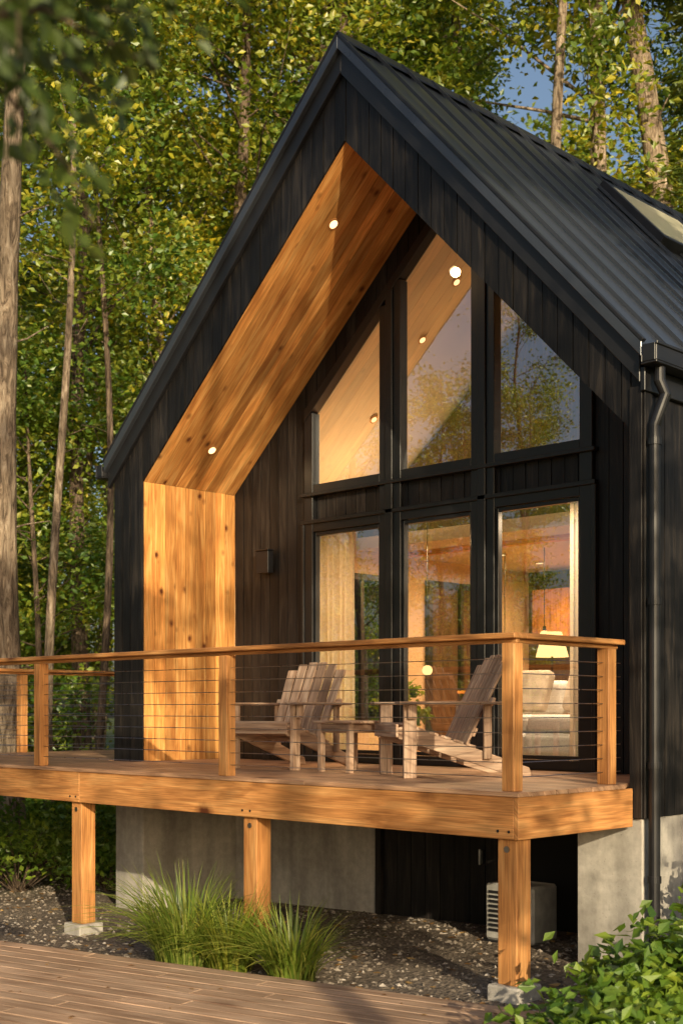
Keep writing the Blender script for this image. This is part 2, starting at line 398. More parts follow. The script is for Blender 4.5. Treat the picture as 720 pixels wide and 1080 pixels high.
mb.prism([(AX,6.95),(0,zin(0)+.1),(0,zin(0)+.14),(AX,7.0)],YW+.12,YB-.1)
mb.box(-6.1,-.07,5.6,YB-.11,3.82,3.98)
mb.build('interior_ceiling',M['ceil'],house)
mb=MB(); mb.prism([(-6.1,3.99),(-.07,3.99),(-.07,4.5),(-1.6,5.9),(AX,6.7),(-4.2,5.6),(-6.1,4.05)],4.9,4.95)
mb.build('added_loft_partition',M['backwall'],house)  # added dark partition, keeps the interior dark so upper panes show reflections
mb=MB(); mb.box(-6.1,-.07,4.9,5.499,3.84,3.985); mb.build('loft_floor_edge',M['ceil'],house)
mb=MB(); mb.box(-6.2,-.02,YW+.03,YB-.05,1.24,1.33); mb.build('interior_floor_boards',M['floor'],house)
mb=MB(); mb.box(-6.1,-.07,5.5,5.6,3.78,4.02); 
for x in (-4.6,-1.6): mb.box(x-.07,x+.07,5.46,5.6,1.33,3.78)
mb.build('interior_timber_beam',M['cedar'],house,bevel=.004)
mb=MB(); y=YF+.024; k=0
nb=9; bw=(YW-YF-.026)/nb
for i in range(nb):
    a=y+i*bw+.003; b=a+bw-.006
    j=random.uniform(-.0025,.0025)
    xl=-5.82
    mb.prism([(AX,6.87+j),(xl,zin(xl)+j),(xl-.02,zin(xl)+.02),(AX,6.895)],a,b,(-1,-.9075))
    mb.prism([(AX,6.87+j),(0,zin(0)+j),(.02,zin(0)+.02),(AX,6.895)],a,b,(1,-1.03))
    mb.box(xl-.022,xl+j,a,b,1.31,zin(xl)-.003)
    mb.box(0-j,.022,a,b,1.31,zin(0)-.003)
mb.build('cedar_soffit_and_side_lining',M['cedar'],house)
FL,FR=-4.67,-1.14
def zg(x): return 6.45-.9075*(AX-x) if x<AX else 6.45-1.03*(x-AX)
mb=MB()
boards(mb,-5.815,FL,lambda x:1.31,zin,YW); boards(mb,FR,-.002,lambda x:1.31,zin,YW)
boards(mb,FL,FR,lambda x:3.80,lambda x:4.08,YW); boards(mb,FL,FR,lambda x:zg(x)+.10,zin,YW)
mb.build('window_wall_cladding',M['char'],house)
mb=MB(); a,b=YW+.0225,YW+.09
mb.prism([(-5.84,1.2),(FL,1.2),(FL,zin(FL)+.05),(-5.84,zin(-5.84)+.05)],a,b)
mb.prism([(FR,1.2),(.02,1.2),(.02,zin(.02)+.05),(FR,zin(FR)+.05)],a,b)
mb.prism([(FL,3.80),(FR,3.80),(FR,4.08),(FL,4.08)],a,b)
mb.prism([(FL,zg(FL)+.1),(AX,zg(AX)+.1),(AX,zin(AX)+.05),(FL,zin(FL)+.05)],a,b)
mb.prism([(FR,zg(FR)+.1),(AX,zg(AX)+.1),(AX,zin(AX)+.05),(FR,zin(FR)+.05)],a,b)
mb.build('window_wall_core',M['dark'],house)
panes=[(-4.55,-3.61),(-3.33,-2.46),(-2.19,-1.27)]
mb=MB(); y0,y1=YW-.045,YW+.06
mb.box(FL,FL+.12,y0,y1,1.31,zg(FL+.06)+.03)
mb.box(FR-.13,FR,y0,y1,1.31,zg(FR-.06)+.03)
for a,b in ((-3.61,-3.33),(-2.46,-2.19)):
    c=(a+b)/2
    mb.box(c-.045,c+.045,y0-.02,y1,1.31,zg(c)+.02)
    mb.box(a,c-.046,y0,y1,1.31,zg(a)+.02); mb.box(c+.046,b,y0,y1,1.31,zg(c+.09)+.02)
def hseg(z0,z1,yy=0):
    for a,b in panes: mb.box(a,b,y0+.004+yy,y1-.004,z0,z1)
hseg(1.315,1.40); hseg(3.69,3.795); hseg(4.085,4.18)
for s in (-1,1):
    xs=(FL,AX) if s<0 else (AX,FR)
    mb.prism([(xs[0],zg(xs[0])),(xs[1],zg(xs[1])),(xs[1],zg(xs[1])+.12),(xs[0],zg(xs[0])+.12)],y0-.008,y1,(1,-s))
mb.box(FL-.04,FR+.04,y0-.02,y1,3.775,3.815); mb.box(FL-.04,FR+.04,y0-.03,y1,4.06,4.095)
for x in (FL-.04,FR): mb.box(x,x+.04,y0-.012,YW-.001,1.31,3.774)
mb.build('window_frames',M['frame'],house,bevel=.004)
mb=MB()
for a,b in panes:
    mb.box(a,a+.03,YW-.02,YW+.04,1.405,3.685); mb.box(b-.03,b,YW-.02,YW+.04,1.405,3.685)
    mb.box(a+.031,b-.031,YW-.02,YW+.04,1.405,1.44); mb.box(a+.031,b-.031,YW-.02,YW+.04,3.65,3.685)
mb.build('door_sashes',M['frame'],house,bevel=.003)
mb=MB()
for a,b in panes:
    mb.quad([(a,YW+.01,1.38),(b,YW+.01,1.38),(b,YW+.01,3.70),(a,YW+.01,3.70)])
    xs=[a]+([AX] if a<AX<b else [])+[b]
    mb.quad([(a,YW+.01,4.1),(b,YW+.01,4.1)]+[(q,YW+.01,zg(q)+.02) for q in xs[::-1]])
o=mb.build('window_panes',M['glass'],house)
mb=MB()
mb.box(XL-.01,-6.1,WS[0]-.05,WS[0]+.03,WS[2]-.05,WS[3]+.05); mb.box(XL-.01,-6.1,WS[1]-.03,WS[1]+.05,WS[2]-.05,WS[3]+.05)
mb.box(XL-.008,-6.1,WS[0]+.03,WS[1]-.03,WS[2]-.05,WS[2]+.03); mb.box(XL-.008,-6.1,WS[0]+.03,WS[1]-.03,WS[3]-.03,WS[3]+.05)
mb.box(XL-.004,-6.105,4.97,5.03,WS[2]+.03,WS[3]-.03)
mb.build('side_window_frame',M['frame'],house,bevel=.003)
nrm=V((1.079,0,1)).normalized(); ds=V((1,0,-1.079)).normalized()
sx=-2.42; so=V((sx,4.62,zout(sx)))
mb=MB(); L=1.05; Wd=1.5
mb.hexa(so,ds*L,(0,.07,0),nrm*.11); mb.hexa(so+V((0,Wd-.07,0)),ds*L,(0,.07,0),nrm*.11)
mb.hexa(so+V((0,.071,0)),(0,Wd-.142,0),ds*.07,nrm*.11); mb.hexa(so+V((0,.071,0))+ds*(L-.07),(0,Wd-.142,0),ds*.07,nrm*.11)
mb.build('skylight_frame',M['metal'],house,bevel=.006)
mb=MB(); mb.hexa(so+V((0,.06,0))+ds*.06+nrm*.095,ds*(L-.12),(0,Wd-.12,0),nrm*.008); 
t=NT('skylight_glass'); t.princ((.72,.68,.50),.08,.0,None,1.0); M['sky_gl']=t.m  # bright yellowish reflection painted into the glazing's base colour
mb.build('skylight_glazing',M['sky_gl'],house)
def reclight(p,n,r=.042,parent=house,power=0,name='recessed_light'):
    p=V(p);n=V(n).normalized(); mb=MB()
    mb.tube([p+n*.0,p+n*.006],r*1.4,20,0); mb.tube([p+n*.0062,p+n*.008],r,20,1)
    mb.build(name,[M['rail'],M['lamp']],parent)
    if power:
        l=bpy.data.lights.new(name+'_spot','SPOT'); l.energy=power; l.color=(1,.66,.33); l.spot_size=math.radians(160); l.spot_blend=1; l.shadow_soft_size=.05
        o=bpy.data.objects.new(name+'_spot',l); scene.collection.objects.link(o); o.parent=parent; o.location=p+n*.06
        o.rotation_euler=V((n.x*.5,0,-1)).to_track_quat('-Z','Y').to_euler()
sn=V((.9075,0,-1))
reclight((-3.44,1.78,zin(-3.44)),sn,power=14); reclight((-5.43,1.98,zin(-5.43)),sn,power=14)
def onceil(px,py):
    r=(px-360)/1372; q=(748-py)/1372
    dx=.7157*r-.6984; dy=.6984*r+.7157
    tt=(6.95+.9075*(CX-AX)-CZ)/(q-.9075*dx)
    return V((CX+dx*tt,CY+dy*tt,CZ+q*tt))
for px,py in ((445,357),(481,296),(394,441)):
    p=onceil(px,py); p.z=6.95+.9075*(p.x-AX)-.015 if p.x<AX else p.z
    reclight(p,sn,.036,name='ceiling_light')
for x,y in ((-5,6.4),(-3.6,6.6),(-2.2,7),(-4.4,7.6),(-5.2,7.5)): reclight((x,y,3.815),(0,0,-1),.05,name='ceiling_light')
def area(name,loc,size,power,col=(1,.60,.27),rot=(0,0,0)):
    l=bpy.data.lights.new(name,'AREA'); l.energy=power; l.size=size; l.color=col
    o=bpy.data.objects.new(name,l); scene.collection.objects.link(o); o.location=loc; o.rotation_euler=rot; o.parent=house
area('loft_fill',(-4.9,3.9,3.9),.5,28,rot=(math.pi,0,0))  # added fill for the upper ceiling, no fixture here
area('kitchen_lamp_glow',(-4.4,7.0,3.7),1.0,170)
area('living_lamp_glow',(-4.6,4.2,3.75),.6,150)
area('sofa_fill',(-1.9,3.4,3.7),.4,110,(1,.74,.48))  # added fill to brighten the sofa, no lamp above it
mb=MB()
mb.box(XL+.01,-5.82,YF+.01,YB,-.8,FT); mb.box(-.47,XR-.01,YF+.01,YF+.55,-.8,FT-.002); mb.box(-.20,XR-.011,YF+.551,YB,-.8,FT)
mb.box(-5.819,-3.62,YW,YW+.2,-.8,1.2); mb.box(-5.81,-.21,YB-.2,YB-.01,-.8,1.2)
mb.build('concrete_foundation',M['conc'],house,bevel=.008)
mb=MB(); boards(mb,-3.58,-2.16,lambda x:-.28,lambda x:.98,YW-.01,w=.18)
mb.box(-3.66,-3.59,YW-.05,YW+.05,-.4,1.02); mb.box(-2.15,-2.08,YW-.05,YW+.05,-.4,1.02); mb.box(-3.589,-2.151,YW-.05,YW+.05,.985,1.05)
mb.build('crawlspace_door',M['char'],house)
mb=MB(); mb.box(-3.6,-.2,YW+.06,YW+.1,-.6,1.23)
mb.build('crawlspace_shade_sheet',M['dark'],house)  # near-black sheet painting the deep shade of the open void under the house
mb=MB(); mb.tube([(-2.35,YW-.05,.42),(-2.35,YW-.05,.56)],.012,8); mb.box(-2.37,-2.33,YW-.045,YW-.012,.43,.55); mb.build('door_handle',M['cable'],house)
sc=empty('wall_sconce',(0,0,0)); sc.parent=house
mb=MB(); mb.box(-5.36,-5.17,YW-.10,YW-.02,3.31,3.55); mb.box(-5.31,-5.22,YW-.02,YW-.003,3.37,3.49); mb.box(-5.375,-5.155,YW-.115,YW-.02,3.551,3.565)
mb.build('sconce_body',M['metal'],sc,bevel=.006)
un=empty('utility_unit'); mb=MB(); mb.box(-1.75,-1.25,1.9,2.25,-.1,.38); mb.build('housing',M['unit'],un,bevel=.02)
mb=MB()
for i in range(9): mb.box(-1.70,-1.30,1.885,1.899,-.02+i*.04,-.0+i*.04)
mb.box(-1.78,-1.22,1.88,2.3,-.2,-.101); mb.build('louvres',M['metal'],un)

# ------------------------------------------------------------------ DECK
deck=empty('raised_timber_deck'); DZ=1.31
mb=MB(); y=-.045
while y<4.2:
    w=.137
    segs=[]
    if y+w<YF-.01: segs=[(-9.2,.045)]
    elif y+w<YW-.05: segs=[(-9.2,-6.335),(-5.80,-.03)]
    else: segs=[(-9.2,-6.335)]
    for a,b in segs:
        x=a
        while x<b-.01:
            L=random.uniform(2.6,4.6); xe=min(x+L,b)
            if b-xe<.5: xe=b
            mb.hexa((x,y,DZ-.032+random.uniform(-.001,.001)),(xe-x-.003,0,0),(0,w,0),(0,0,.032)); x=xe
    y+=w+.006
mb.build('deck_boards',M['deck'],deck,bevel=.003)
mb=MB()
x=-9.2
for xe in (-4.9,-.0):
    mb.box(x,xe-.003,-.035,0,1.0,DZ-.033); x=xe
mb.box(-.001,.035,-.035,YF-.03,1.0,DZ-.033); mb.box(-9.235,-9.2,-.035,4.2,1.0,DZ-.033)
mb.build('rim_boards',M['rail'],deck,bevel=.004)
mb=MB()
x=-9.0
while x<-.1:
    mb.box(x,x+.04,.002,YF-.05 ,1.03,DZ-.034); x+=.4
mb.box(-9.1,-.05,.20,.24,1.02,1.029); 
mb.build('joists',M['rail'],deck)
mb=MB(); mc=MB(); mh=MB()
for x in (-.085,-2.61,-5.0,-7.8):
    mb.box(x-.078,x+.078,.004,.16,gz(x)+.1,1.0)
    mc.box(x-.13,x+.13,-.05,.215,gz(x)-.3,gz(x)+.10)
    for dx in (-.045,.045): mh.tube([(x+dx,-.04,1.05),(x+dx,-.034,1.05)],.010,8); 
mb.build('deck_posts',M['rail'],deck,bevel=.006); mc.build('post_footings',M['conc'],deck,bevel=.012)
mh2=MB()
for x in (-.085,-2.61,-5.0): 
    mh2.tube([(x,-.003,.93),(x,.004,.93)],.022,10)
mh2.build('post_bolts',M['cable'],deck); mh.build('rim_bolts',M['metal'],deck)
rl=empty('cable_railing'); rl.parent=deck
mb=MB()
posts=[(-.07,.04),(-2.93,.04),(-5.64,.04),(-8.4,.04),(-.07,1.16),(-9.12,.04),(-9.12,2.0),(-9.12,4.1)]
for x,y in posts: mb.box(x-.05,x+.05,y-.05,y+.05,DZ+.001,2.285)
mb.build('railing_posts',M['rail'],rl,bevel=.005)
mb=MB()
mb.box(-9.2,-.0,-.03,.11,2.315,2.352); mb.box(-.14,.0,.111,1.30,2.315,2.352); mb.box(-9.19,-9.05,.111,4.15,2.315,2.352)
mb.box(-9.1,-.02,.02,.06,2.2855,2.3145); mb.box(-.09,-.05,.061,1.28,2.2855,2.3145); mb.box(-9.14,-9.10,.061,4.15,2.2855,2.3145)
mb.build('top_rail',M['rail'],rl,bevel=.006)
mb=MB()
for i in range(9):
    z=DZ+.09+i*.098
    mb.tube([(-9.12,.04,z),(-.07,.04,z)],.0032,5); mb.tube([(-.07,.04,z),(-.07,1.34,z)],.0032,5); mb.tube([(-9.12,.04,z),(-9.12,4.1,z)],.0032,5)
mb.build('cables',M['cable'],rl)

# ------------------------------------------------------------------ CHAIRS
def chair(loc,rz):
    c=empty('adirondack_chair',loc,rz=rz); m=M['chair']; c.scale=(1.13,1.04,1.03)
    mb=MB()
    for s in (-1,1):
        mb.box(s*.30-.018,s*.30+.018,-.40,-.30,0,.56)
        pr=[(-.43,.30),(-.43,.385),(-.36,.40),(.12,.245),(.62,.07),(.64,.0),(.50,.0),(.06,.14)]
        x0=s*.265-.013; n=len(mb.v); k=len(pr)
        mb.v+=[(x0,a,b) for a,b in pr]+[(x0+.026,a,b) for a,b in pr]
        fs=[tuple(range(n+k-1,n-1,-1)),tuple(range(n+k,n+2*k))]+[(n+i,n+(i+1)%k,n+k+(i+1)%k,n+k+i) for i in range(k)]
        for q in fs:
            mb.f.append(q); mb.mi.append(0); mb.uv+=[(mb.v[i][1],mb.v[i][2]+mb.v[i][0]) for i in q]
    mb.build('legs_and_stringers',m,c,bevel=.004)
    mb=MB()
    for i in range(6):
        t_=i/5; y=-.40+t_*.50; z=.402-t_*.155
        mb.hexa((-.285,y,z),(.57,0,0),(0,.080,-.025),(0,.006,.02))
    mb.hexa((-.285,-.452,.31),(.57,0,0),(0,0,.10),(0,.02,0))
    mb.build('seat_slats',m,c,bevel=.004)
    mb=MB()
    b0=V((0,.10,.24)); d=V((0,.36,.74)).normalized(); nb_=V((0,-.74,.36)).normalized()
    tops=[.72,.78,.80,.80,.78,.72]
    for i in range(6):
        u=(i-2.5)
        o=b0+V((u*.088-.0415,0,0)); tip=V((u*.012,0,0))
        mb.hexa(o,d*tops[i]+tip,(.083,0,0),-nb_*.02)
    mb.build('back_slats',m,c,bevel=.005)
    mb=MB()
    for h,wd in ((.10,.50),(.36,.66),(.66,.56)):
        o=b0+d*h-nb_*.021; mb.hexa(o+V((-wd/2,0,0)),(wd,0,0),d*.07,-nb_*.024)
    mb.build('back_braces',m,c,bevel=.003)
    mb=MB()
    for s in (-1,1):
        mb.box(s*.335-.065,s*.335+.065,-.46,.36,.561,.583)
        mb.box(s*.30-.016,s*.30+.016,.235,.30,.14,.56)
        mb.box(s*.345-.015 ,s*.345+.015,-.38,-.31,.45,.56)
    mb.build('arms',m,c,bevel=.006)
    return c
chair((-3.62,1.38,DZ),math.radians(10)); chair((-1.72,1.28,DZ),math.radians(-32))
tb=empty('side_table',(-2.66,1.22,DZ),rz=math.radians(-8)); mb=MB()
for i in range(5): mb.box(-.27,.27,-.22+i*.09,-.22+i*.09+.083,.42,.442)
for sx in (-1,1):
    for sy in (-1,1): mb.box(sx*.20-.025,sx*.20+.025,sy*.18-.025,sy*.18+.025,0,.419)
mb.box(-.174,.174,-.20,-.18,.34,.415); mb.box(-.174,.174,.18,.20,.34,.415); mb.box(-.215,-.195,-.154,.154,.34,.415); mb.box(.195,.215,-.154,.154,.34,.415)
mb.build('table_boards',M['chair'],tb,bevel=.004)

# ------------------------------------------------------------------ INTERIOR THINGS
sf=empty('sofa',(-1.85,3.45,1.33),rz=math.radians(0)); mb=MB()
mb.box(-1.15,1.15,-.45,.45,.08,.30); 
for i in range(3): mb.box(-.93+i*.62,-.93+i*.62+.61,-.42,.22,.302,.47)
for i in range(3): mb.box(-.93+i*.62,-.93+i*.62+.61,.20,.40,.472,.80)
mb.box(-1.15,-.94,-.45,.45,.301,.60); mb.box(.94,1.15,-.45,.45,.301,.60)
mb.build('cushions',M['fabric'],sf,bevel=.06,seg=4)
mb=MB()
for x in (-.75,-.1,.6): mb.hexa((x,-.05,.48),(.42,.02,.0),(0,.16,.38),(0,-.12,.05))
mb.build('pillows',simple('sand_pillow',(.55,.45,.34),.9),sf,bevel=.04,seg=3)
mb=MB()
for x in (-1.05,1.0):
    for y in (-.38,.34): mb.box(x,x+.05,y,y+.05,0,.08)
mb.build('feet',M['frame'],sf)
def curtain(x0,x1,y,z0,z1):
    v=[];f=[];n=90
    for i in range(n+1):
        x=x0+(x1-x0)*i/n; yy=y+.05*math.sin(i*.75)+.015*math.sin(i*.37)
        v+=[(x,yy,z0),(x,y+(yy-y)*.7,z1)]
    for i in range(n): f.append((2*i,2*i+2,2*i+3,2*i+1))
    me=bpy.data.meshes.new('curtain'); me.from_pydata(v,[],f); me.materials.append(M['curtain']); me.polygons.foreach_set('use_smooth',[True]*n); me.update()
    o=bpy.data.objects.new('curtain',me); scene.collection.objects.link(o)
curtain(-5.2,-4.22,YW+.24,1.35,3.74); curtain(-1.56,-.7,YW+.24,1.35,3.74)
mb=MB(); mb.tube([(-5.3,YW+.24,3.76),(-.5,YW+.24,3.76)],.015,8); mb.build('curtain_rod',M['frame'])
dt=empty('dining_table',(-4.3,6.2,1.33)); mb=MB(); mb.box(-.9,.9,-.45,.45,.71,.75)
for x in (-.8,.72):
    for y in (-.38,.3): mb.box(x,x+.08,y,y+.08,0,.709)
mb.build('top_and_legs',M['cedar'],dt,bevel=.006)
def lathe(mb,prof,c,n=20,mat=0):
    b=len(mb.v)
    for r,z in prof:
        for j in range(n):
            a=6.2832*j/n; mb.v.append((c[0]+r*math.cos(a),c[1]+r*math.sin(a),c[2]+z))
    for i in range(len(prof)-1):
        for j in range(n):
            j2=(j+1)%n; mb.f.append((b+i*n+j,b+i*n+j2,b+(i+1)*n+j2,b+(i+1)*n+j)); mb.mi.append(mat); mb.uv+=[(0,0)]*4
sph=lambda r,k=9:[(max(.001,r*math.sin(math.pi*i/k)),-r*math.cos(math.pi*i/k)) for i in range(k+1)]
for x,y,z in ((-4.8,6.2,2.65),(-4.2,6.2,2.75),(-3.6,6.2,2.6),(-5.2,4.4,2.45),(-4.7,4.6,2.3)):
    pe=empty('pendant_lamp',(x,y,z)); mb=MB(); lathe(mb,sph(.06),(0,0,0),20); mb.build('globe',M['bulb'],pe,smooth=True)
    mb=MB(); mb.tube([(0,0,.06),(0,0,3.82-z if y>5.5 else 4.6-z)],.005,6); mb.tube([(0,0,.05),(0,0,.11)],.022,10); mb.build('cord',M['frame'],pe)
fl=empty('floor_lamp',(-2.75,4.3,1.33)); mb=MB(); lathe(mb,[(.10,1.32),(.17,1.06)],(0,0,0),24); mb.build('shade',M['bulb'],fl,smooth=True)
mb=MB(); mb.tube([(0,0,0),(0,0,1.1)],.012,8); mb.tube([(0,0,0),(0,0,.02)],.15,20); mb.build('stand',M['frame'],fl)
kc=empty('kitchen_cabinets',(-3.2,8.15,1.33)); mb=MB()
for i in range(5): mb.box(-2.6+i*.62,-2.6+i*.62+.61,-.1,.3,.08,.86)
for i in range(3): mb.box(-2.6+i*.62,-2.6+i*.62+.61,.0,.3,1.45,2.2)
mb.build('cabinet_doors',M['rail'],kc,bevel=.006); mb=MB(); mb.box(-2.62,.52,-.13,.32,.861,.90); mb.build('worktop',M['ceil'],kc)
idf=empty('interior_door',(0,0,0)); mb=MB()
for z0,z1,y0_,y1_ in ((1.34,3.55,6.2,6.28),(1.34,3.55,7.5,7.58),(3.47,3.55,6.28,7.5),(1.34,1.42,6.28,7.5),(1.42,3.47,6.86,6.92)):
    mb.box(-6.11,-6.04,y0_,y1_,z0,z1)
mb.build('door_frame',M['frame'],idf); 
mb=MB(); mb.box(-6.108,-6.09,6.28,7.5,1.42,3.47); mb.build('door_leaf',M['backwall'],idf)
pf=empty('picture_frame'); mb=MB(); mb.box(-6.11,-6.08,3.2,3.9,2.3,3.2,0); mb.box(-6.081,-6.075,3.25,3.85,2.35,3.15,1); mb.build('frame_and_print',[M['frame'],M['litter']],pf)

# ------------------------------------------------------------------ VEGETATION
def leafgeo(C,L,W,upb=.5,drn=None):
    n=len(C)
    a=rng.normal(size=(n,3)); a[:,2]*=.6
    if drn is not None: a=a*.5+drn
    a/=np.linalg.norm(a,axis=1)[:,None]+1e-9
    u=rng.normal(size=(n,3))+np.array([0,0,upb*2]); b=np.cross(u,a); b/=np.linalg.norm(b,axis=1)[:,None]+1e-9
    nrm=np.cross(a,b); s=rng.uniform(.6,1.3,(n,1))
    v=np.stack([C-a*L/2*s, C+b*W/2*s+nrm*W*.14-a*L*.06*s, C+a*L/2*s, C-b*W/2*s+nrm*W*.14-a*L*.06*s],1).reshape(-1,3)
    f=np.arange(4*n).reshape(n,4)
    return v,f
def vegmesh(name,mb,C,L,W,mats,upb=.5,drn=None):
    v,f=leafgeo(C,L,W,upb,drn); nb=len(mb.v)
    allv=(mb.v+v.tolist()); allf=[tuple(q) for q in mb.f]+[tuple(q) for q in (f+nb).tolist()]
    me=bpy.data.meshes.new(name); me.from_pydata(allv,[],allf)
    for m in mats: me.materials.append(m)
    mi=[0]*len(mb.f)+[1]*len(f); me.polygons.foreach_set('material_index',mi)
    sm=[True]*len(mb.f)+[False]*len(f); me.polygons.foreach_set('use_smooth',sm)
    me.update(); return me
def tree(name,H,r0,c0,R,nl,per,style='b',leaf=.15,seed=1,lean=(0,0),sig=.42,mats=None,stubs=0):
    random.seed(seed); mb=MB()
    def tp(z):
        q=z/H; return V((lean[0]*q+.12*math.sin(z*.45+seed),lean[1]*q+.12*math.cos(z*.37+seed*2),z))
    zs=[-.3]+[H*i/24 for i in range(25)]
    mb.tube([tp(z) for z in zs],[r0*1.35]+[r0*(1.15 if i==0 else 1)*(1-.9*(i/24)**1.1)*random.uniform(.95,1.05)+.01 for i in range(25)],10)
    C=[];D=[]
    for i in range(nl):
        q=(i+random.random())/nl; z=c0+(H-c0)*q*.98
        if style=='b': prof=math.sin(math.pi*(q*.82+.14))**.7; el=random.uniform(.1,.9)
        else: prof=(1-q)**.8+.08; el=random.uniform(-.30,.05)
        L=R*prof*random.uniform(.6,1.25); az=random.uniform(0,6.283)
        d=V((math.cos(az)*math.cos(el),math.sin(az)*math.cos(el),math.sin(el)))
        p0=tp(z); pts=[p0]; 
        for k in range(1,5):
            dd=(d+V((random.uniform(-.18,.18),random.uniform(-.18,.18),random.uniform(-.1,.15) if style=='b' else -.05*k))).normalized()
            pts.append(pts[-1]+dd*L/4)
        rr=max(.015,r0*.22*(1-q*.7)); mb.tube(pts,[rr,rr*.75,rr*.5,rr*.3,rr*.12],5,cap=False)
        ncl=3 if style=='b' else 4
        for k in range(ncl):
            tt=random.uniform(.35,1.05)*4; i0=min(3,int(tt)); p=pts[i0].lerp(pts[i0+1],min(1.2,tt-i0))
            c=np.array(p)+rng.normal(0,.25,3)*(1 if style=='b' else .5)
            n=int(per*random.uniform(.6,1.4)); s=sig*random.uniform(.7,1.25)
            C.append(c+rng.normal(0,1,(n,3))*np.array([s,s,s*.6 if style=='b' else s*.25]))
            D.append(np.tile(np.array(d)*(.8 if style!='b' else .25),(n,1)))
    for k in range(stubs):
        z=random.uniform(H*.12,c0); az=random.uniform(0,6.28); p=tp(z); L=random.uniform(.3,.8)
        mb.tube([p,p+V((math.cos(az)*L*.5,math.sin(az)*L*.5,.1)),p+V((math.cos(az)*L,math.sin(az)*L,random.uniform(.1,.5)))],[r0*.10,r0*.06,.006],5,cap=False)
    C=np.concatenate(C); D=np.concatenate(D)
    if mats is None: mats=[M['bark'],M['leaf'] if style=='b' else M['needle']]
    if style=='b': return vegmesh(name,mb,C,leaf,leaf*.62,mats,.5,D)
    return vegmesh(name,mb,C,leaf*1.5,leaf*.35,mats,.8,D)
TA=[tree('broadleaf_a',19,.20,6.0,3.5,35,150,'b',.13,1,stubs=5,sig=.38),tree('broadleaf_b',17,.14,4.5,3.0,32,150,'b',.13,2,(.8,.3),stubs=3,mats=[M['bark2'],M['leaf']],sig=.38),
    tree('broadleaf_c',21,.20,8.0,3.8,34,150,'b',.14,3,(-.6,.5),stubs=6,mats=[M['bark2'],M['leaf']],sig=.38)]
TB=[tree('understory_a',8.5,.06,1.6,2.2,26,120,'b',.11,4,sig=.33),tree('understory_b',6,.045,.7,1.9,22,120,'b',.10,5,(.5,.2),sig=.33)]
TC=[tree('conifer_a',20,.2,4.0,2.9,56,90,'c',.16,6,sig=.33)]
TF=[tree('far_broadleaf',21,.24,2.5,4.2,36,85,'b',.25,9,sig=.55)]
random.seed(11)
forest=empty('distant_forest')
def inst(me,x,y,s=1,rz=None,parent=forest,nm=None):
    o=bpy.data.objects.new(nm or me.name,me); scene.collection.objects.link(o)
    o.location=(x,y,gz(x)-.05); o.rotation_euler=(random.uniform(-.03,.03),random.uniform(-.03,.03),random.uniform(0,6.28) if rz is None else rz)
    o.scale=(s,s,s*random.uniform(.9,1.12)); o.parent=parent; return o
def clear(x,y,m=2.5): return not(-10.2-m<x<2+m and -9<y<8.8+m)
for dep,step in ((23.5,4.0),(28,4.4),(33,5.0),(40,5.2),(50,5.2)):
    half=.34*dep; c=-half
    while c<half*1.1:
        d=dep+random.uniform(-1.6,2); cc=c+random.uniform(-1.3,1.3)
        x=CX+.7157*cc-.6984*d; y=CY+.6984*cc+.7157*d; c+=step
        if not clear(x,y): continue
        r=random.random()
        me=random.choice(TA) if r<.78 else random.choice(TC)
        if dep>38: me=TF[0]
        inst(me,x,y,random.uniform(.85,1.2))
for px,d,s in ((175,26,1.05),(235,24.5,1.1),(290,29,1.15),(150,31,1.1),(250,35,1.2),(330,27,1.1)):
    x,y=at(px,d); inst(TA[(px//7)%3],x,y,s)
for k in range(30):
    d=random.uniform(22,36); cc=random.uniform(-.36*d,.42*d); x=CX+.7157*cc-.6984*d; y=CY+.6984*cc+.7157*d
    if clear(x,y,1.5): inst(random.choice(TB),x,y,random.uniform(.7,1.25))
for k in range(20):
    a=math.atan2(-.8,-.6)+random.uniform(-.60,.40); r=random.uniform(15,26); x=-3+r*math.cos(a); y=2+r*math.sin(a)
    inst(random.choice(TA[:2]+TB),x,y,random.uniform(.55,.8))
for k in range(30):
    a=random.uniform(0,6.283); r=random.uniform(34,50); x=-1+r*math.cos(a); y=-1+r*math.sin(a)
    v=V((x-CX,y-CY)); f_=v.dot(V((-.6984,.7157)))
    if f_>abs(v.dot(V((.7157,.6984))))*2: continue
    sd=V((x+2,y-1)).normalized().dot(V((.86,-.51)))
    if sd>.45: continue
    inst(TF[0],x,y,random.uniform(.6,.95))
def solo(name,me,x,y):
    o=bpy.data.objects.new(name,me); scene.collection.objects.link(o); o.location=(x,y,gz(x)); return o
x,y=at(785,24); solo('pine_tree',tree('pine_tree',24,.36,15.5,3.2,40,100,'c',.17,21,(-2.4,-2.3),mats=[M['bark2'],M['needle']],stubs=10),x,y)
x,y=at(5,17.2); solo('tall_pale_trunk_tree',tree('tall_pale_tree',21,.19,11.0,3.0,34,120,'b',.13,22,(.25,.2),mats=[M['bark2'],M['leaf']],stubs=8),x,y)
x,y=at(60,19.5); solo('slender_tree',tree('slender_tree',17,.07,8.5,2.2,26,100,'b',.13,23,(.2,.1),mats=[M['bark2'],M['leaf']],stubs=5),x,y)
x,y=at(108,20.5); solo('slender_tree',tree('slender_tree2',16,.06,8,2.2,26,100,'b',.13,24,(-.3,.1),stubs=5),x,y)
x,y=at(600,22); solo('slender_tree',tree('slender_tree3',22,.15,15,2.6,26,90,'b',.13,25,(-.3,.1),mats=[M['bark2'],M['leaf']],stubs=8),x,y)
SUN=V((.86,-.51,0)).normalized(); EL=math.radians(17.5)
TS=tree('roadside_maple',14,.15,4.6,3.6,15,400,'b',.15,31,sig=.32)
TS2=tree('roadside_maple2',13.5,.15,4.4,3.4,14,400,'b',.15,33,sig=.32)
per=V((.51,.86,0))
